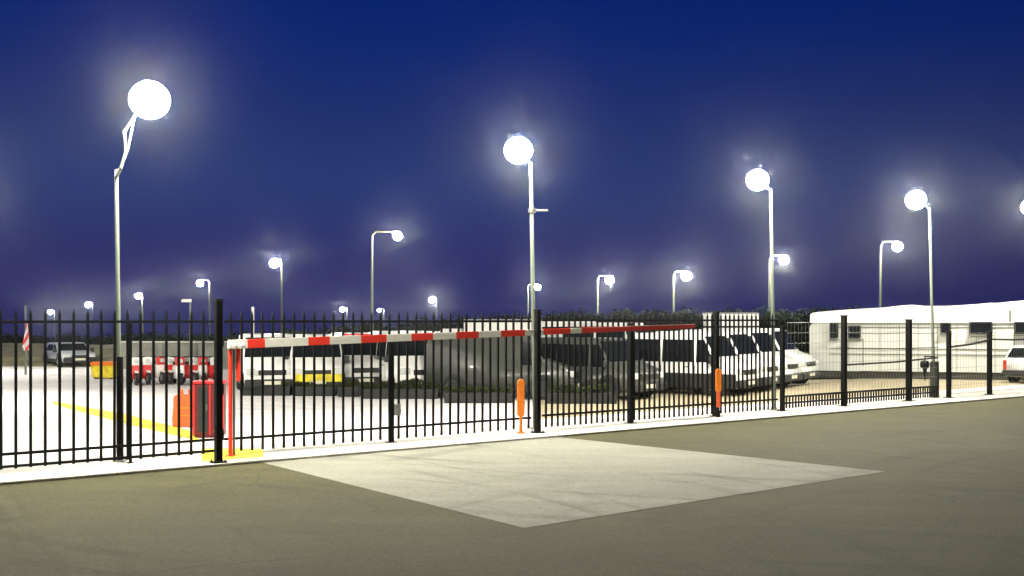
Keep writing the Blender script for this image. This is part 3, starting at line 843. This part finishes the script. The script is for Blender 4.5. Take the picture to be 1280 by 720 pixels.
# scooters parked in a row on the left
def scooter():
    t = thing('parked_scooter', '', 'scooter', (0, 0, 0), 0, 'scooters parked in a row')
    for x in (-.62, .62):
        bm = NB(); lathe(bm, [(.13, -.05), (.23, -.05), (.25, 0), (.23, .05), (.13, .05), (.13, -.05)], 18)
        bmesh.ops.rotate(bm, verts=bm.verts, cent=(0, 0, 0), matrix=Matrix.Rotation(R(90), 3, 'X'))
        w_ = new_obj('wheel', bm, M['tyre'], t, loc=(x, 0, .25))
        bm = NB(); tube(bm, (0, -.035, 0), (0, .035, 0), .135, seg=14); new_obj('rim', bm, M['rim'], w_)
    bm = NB(); prism(bm, [(-.72, .42), (-.66, .72), (-.2, .70), (-.12, .36), (.28, .30), (.40, .90), (.50, .92), (.56, .42), (.42, .22), (-.3, .22)], -.15, .15)
    bmesh.ops.bevel(bm, geom=list(bm.edges), offset=.035, segments=2, affect='EDGES', clamp_overlap=True)
    new_obj('body', bm, M['red'], t)
    bm = NB(); box(bm, (-.40, 0, .77), (.62, .27, .10), bev=.035); new_obj('seat', bm, M['tyre'], t)
    bm = NB(); box(bm, (.49, 0, .86), (.10, .34, .30), bev=.05); new_obj('front_fairing', bm, M['white_paint'], t)
    bm = NB(); path(bm, [(.36, -.34, 1.03), (.44, -.1, 1.0), (.44, .1, 1.0), (.36, .34, 1.03)], [.018] * 4, 8); tube(bm, (.44, 0, .8), (.44, 0, 1.0), .03, seg=8); new_obj('handlebar', bm, M['steel_dark'], t)
    bm = NB(); tube(bm, (.56, 0, .88), (.60, 0, .88), .08, seg=14); new_obj('headlight', bm, M['headlamp'], t)
    bm = NB(); box(bm, (.60, 0, .50), (.34, .13, .05), Matrix.Rotation(R(10), 3, 'Y'), bev=.015); new_obj('mudguard', bm, M['white_paint'], t)
    return t
sc0 = scooter()
labs = ['leftmost red scooter of the parked row, close to the tall lamp pole', 'second scooter from the left of the parked row, red body', 'third scooter from the left of the parked row, white body',
        'fourth scooter from the left of the parked row, red body', 'fifth scooter from the left of the parked row, white body with red front', 'third scooter from the right of the parked row, red body',
        'second scooter from the right of the parked row, white body', 'rightmost scooter of the parked row, red, just left of the gate post', ]
for k, x in enumerate((167, 180, 194, 208, 222, 236, 250, 263)):
    s_ = sc0 if k == 0 else copy_tree(sc0)
    s_.location = gpt(x, 41.0 + random.uniform(-.3, .3)); s_.rotation_euler.z = face(x, 41.5, random.uniform(8, 26)); s_['label'] = labs[k]
    if k in (2, 4, 6):
        for ch in s_.children:
            if ch.name.startswith('body'):
                ch.data = ch.data.copy(); ch.data.materials[0] = M['white_paint']
            if ch.name.startswith('front_fairing'):
                ch.data = ch.data.copy(); ch.data.materials[0] = M['red']

# yellow grit bin
t = thing('grit_bin', 'yellow grit bin with sloping lid left of the scooters', 'bin', gpt(133, 45), R(-10))
bm = NB(); prism(bm, [(-.45, .05), (.45, .05), (.52, .52), (-.52, .52)], -.32, .32); bmesh.ops.bevel(bm, geom=list(bm.edges), offset=.03, segments=2, affect='EDGES'); new_obj('body', bm, M['yellow'], t)
bm = NB(); prism(bm, [(-.56, .525), (.56, .525), (.50, .68), (-.50, .68)], -.36, .36); bmesh.ops.bevel(bm, geom=list(bm.edges), offset=.04, segments=2, affect='EDGES'); new_obj('lid', bm, M['orange'], t)
bm = NB()
for sx in (-1, 1): box(bm, (sx * .34, 0, .028), (.12, .5, .05))
new_obj('skid', bm, M['tyre'], t)

# pole with a furled red and white flag
v = gpt(32, 48)
t = thing('flag_pole', 'pole with a furled red and white flag at the far left', 'flag', v)
bm = NB(); tube(bm, (0, 0, 0), (0, 0, at(32, 382, 48).z - KERB), .05, .035, 10); new_obj('pole', bm, M['pole'], t)
bm = NB(); rs = random.Random(3)
segs = 14; rings = []
for k in range(segs + 1):
    z = at(0, 404 + 34 * k / segs, 48).z - KERB; w_ = .05 + .16 * (k / segs) ** 1.6 if k < segs - 1 else .12
    rings.append([bm.verts.new((.04 + w_ * (math.cos(a_) * (.8 + .3 * math.sin(3 * a_ + k * .35))), w_ * .6 * math.sin(a_), z)) for a_ in [2 * math.pi * j / 12 for j in range(12)]])
for k in range(segs):
    for j in range(12):
        f = bm.faces.new((rings[k][j], rings[k][(j + 1) % 12], rings[k + 1][(j + 1) % 12], rings[k + 1][j])); f.material_index = 0 if ((k + j) // 3) % 2 else 1
new_obj('flag', bm, [M['red'], M['flag_white']], t, True)

# thin white post and camera pole behind the fence
t = thing('white_post', 'plain white post rising behind the red start of the barrier arm', 'post', gpt(316, 44))
bm = NB(); tube(bm, (0, 0, 0), (0, 0, at(316, 385, 44).z - KERB), .06, .055, 12); new_obj('shaft', bm, M['arm_white'], t)
bm = NB(); tube(bm, (0, 0, 0), (0, 0, .05), .075, .04, 12); new_obj('cap', bm, M['arm_white'], t, loc=(0, 0, at(316, 385, 44).z - KERB))
hz = at(236, 377, 46).z - KERB
t = thing('camera_pole', 'slim pole with a small white security camera left of the gate post', 'camera pole', gpt(238, 46))
bm = NB(); tube(bm, (0, 0, 0), (0, 0, hz), .05, .04, 10); new_obj('pole', bm, M['pole'], t)
bm = NB(); box(bm, (-.14, 0, hz + .04), (.36, .16, .13), bev=.02); tube(bm, (-.32, 0, hz + .03), (-.36, 0, hz + .03), .06, seg=12); new_obj('camera_body', bm, M['arm_white'], t)

# low block wall behind the scooters
v0, v1 = gpt(150, 54), gpt(320, 54)
t = thing('low_wall', 'low grey block wall behind the scooters', 'wall', v0)
Lw = v1.x - v0.x
bm = NB(); box(bm, (Lw / 2, 0, .62), (Lw, .25, 1.24)); 
for k in range(int(Lw / 1.6)): box(bm, (.4 + k * 1.6, -.14, .62), (.22, .06, 1.24))
new_obj('blockwork', bm, M['wall'], t)
bm = NB(); box(bm, (Lw / 2, 0, 1.29), (Lw + .1, .4, .08), bev=.015); new_obj('coping', bm, M['strip'], t)

# ------------------------------------------------------------------ white hall on the right
D = 45.5
hx0 = at(1012, 400, D).x; HL = 22.0
HA = math.atan2(hx0, D)
hall = thing('white_hall', 'long low white hall with rounded corner and small dark windows', 'building', (hx0, D, KERB), -HA)
def rx(px_):
    k_ = (px_ - 640) / F
    return (k_ * D - hx0) / (math.cos(HA) + k_ * math.sin(HA))
def hz_(y, px_=1150): return at(0, y, D - rx(px_) * math.sin(HA)).z - KERB
eave = hz_(404, 1150)
bm = NB()
prism(bm, [(0, .30), (0, eave - .25), (.06, eave - .08), (.2, eave), (HL, eave), (HL, .30)], 0, 9)
w_ = new_obj('wall', bm, M['hall'], hall)
bm = NB(); prism(bm, [(.25, 0), (.25, .302), (HL, .302), (HL, 0)], .08, 8.9); new_obj('plinth', bm, M['plinth'], hall)
# roof fascia: rises to the right, two soft bulges

rp = [(0.02, eave + .01), (.03, hz_(393, 1012)), (.12, hz_(391, 1012)), (.35, hz_(390, 1012)), (rx(1060), hz_(387, 1060)), (rx(1105), hz_(384.5, 1105)), (rx(1125), hz_(382, 1125)), (rx(1140), hz_(381, 1140)), (rx(1155), hz_(382.5, 1155)), (rx(1185), hz_(382.5, 1185)),
      (rx(1225), hz_(380, 1225)), (rx(1238), hz_(378.5, 1238)), (rx(1250), hz_(379.5, 1250)), (rx(1262), hz_(377, 1262)), (rx(1285), hz_(375.5, 1285)), (rx(1330), hz_(374, 1330)), (HL, hz_(374, 1330) + .1), (HL, eave + .01)]
bm = NB(); prism(bm, rp, -.10, 9.1); 
new_obj('roof', bm, M['hall_roof'], hall)
for k, (yy, hh, mt_) in enumerate(((404.5, .07, 'seam'), (409, .04, 'seam'), (436, .03, 'seam'), (443, .03, 'seam'))):
    bm = NB(); box(bm, (HL / 2 + .4, -.03, hz_(yy)), (HL - .8, .06, hh), bev=.008); new_obj('trim_rail', bm, M[mt_], hall)
for xa, xb, ya, yb in ((1037, 1048, 403, 423), (1060, 1076, 407, 423), (1175, 1188, 403, 416), (1211, 1240, 402, 417), (1267, 1290, 402, 417), (1330, 1350, 402, 417)):
    X0, X1 = rx(xa), rx(xb); Z1, Z0 = hz_(ya), hz_(yb)
    bm = NB(); box(bm, ((X0 + X1) / 2, -.10, (Z0 + Z1) / 2), (X1 - X0, .16, Z1 - Z0), bev=.03); wn = new_obj('window', bm, M['trim'], hall)
    bm = NB(); box(bm, ((X0 + X1) / 2, -.185, (Z0 + Z1) / 2), (X1 - X0 - .10, .02, Z1 - Z0 - .10)); new_obj('pane', bm, M['glass'], wn)
    bm = NB(); box(bm, ((X0 + X1) / 2, -.16, Z0 - .05), (X1 - X0 + .06, .22, .04)); new_obj('sill', bm, M['seam'], wn)
bm = NB()     # a plain door with panels between the first windows
X0, X1 = rx(1060), rx(1079)
for xx in (X0, X1): box(bm, (xx, -.012, (hz_(424) + .32) / 2 + .1), (.03, .025, hz_(424) - .5))
box(bm, ((X0 + X1) / 2, -.012, hz_(425)), (X1 - X0, .025, .03))
new_obj('door_frame', bm, M['seam'], hall)
for xx in range(1100, 1420, 24):
    bm = NB(); box(bm, (rx(xx), -.01, (eave + .3) / 2), (.018, .02, eave - .36)); new_obj('panel_joint', bm, M['seam'], hall)
bm = NB(); tube(bm, (rx(1262), -.15, hz_(402)), (rx(1262), -.15, hz_(388)), .05, seg=10); new_obj('vent_pipe', bm, M['seam'], hall)

# ------------------------------------------------------------------ trees beyond the yard
def tree_proto(seed, n=2600):
    rs = random.Random(seed)
    t = thing('bushy_tree', '', 'tree', (0, 0, 0), 0, 'dark trees beyond the yard')
    bm = NB(); tube(bm, (0, 0, -.6), (0, 0, 1.5), .14, .08, 8)
    for k in range(6):
        a_ = k * 1.05 + rs.random(); tube(bm, (0, 0, .7 + .12 * k), (math.cos(a_) * 1.1, math.sin(a_) * 1.1, 1.9 + rs.random()), .05, .015, 5)
    new_obj('trunk', bm, M['bark'], t)
    bm = NB()
    cl = [(Vector((rs.uniform(-1.5, 1.5), rs.uniform(-1.1, 1.1), rs.uniform(.5, 2.3))), rs.uniform(.5, .95)) for _ in range(20)]
    for i in range(n):
        c_, r_ = rs.choice(cl)
        d_ = Vector((rs.gauss(0, 1), rs.gauss(0, 1), rs.gauss(0, 1))).normalized() * r_ * rs.random() ** .4
        p_ = c_ + d_; s_ = rs.uniform(.08, .17)
        u_ = Vector((rs.gauss(0, 1), rs.gauss(0, 1), rs.gauss(0, 1))).normalized(); v_ = u_.orthogonal().normalized()
        poly(bm, [p_ - u_ * s_, p_ + v_ * s_ * .5, p_ + u_ * s_, p_ - v_ * s_ * .5])
    new_obj('crown', bm, M['leaf'], t)
    return t
protos = [tree_proto(s_) for s_ in (1, 2, 3, 4)]
used = [False] * 4
topline = [(-40, 419), (270, 418), (330, 414), (400, 409), (470, 404), (560, 398), (650, 391), (760, 388), (1020, 386), (1100, 388)]
def top_y(x):
    for (xa, ya), (xb, yb) in zip(topline, topline[1:]):
        if xa <= x <= xb: return ya + (yb - ya) * (x - xa) / (xb - xa)
    return 390
x = -30; k = 0
where = ['above the grass bank', 'behind the low grey wall', 'behind the row of white vans', 'behind the grey vans', 'behind the tip of the barrier arm', 'beside the corner of the white hall']
cnt = {}
while x < 1060:
    D = 76 + random.uniform(-5, 5)
    i = k % 4
    t = protos[i] if not used[i] else copy_tree(protos[i]); used[i] = True
    gz = terrain_z(D)
    topz = at(x, top_y(x) + random.uniform(-3, 2), D).z
    s_ = (topz - gz) / 2.92
    t.location = (((x - 640) / F) * D, D, gz)
    t.scale = (max(s_ * 1.0, .8), max(s_, .8), s_)
    t.rotation_euler.z = random.uniform(0, 6.28)
    wz = where[0] if x < 150 else where[1] if x < 290 else where[2] if x < 555 else where[3] if x < 780 else where[4] if x < 900 else where[5]
    t['label'] = 'dark low bushy tree ' + wz
    k += 1
    x += 17 * max(s_, .9) * 1.0 + random.uniform(-3, 4)
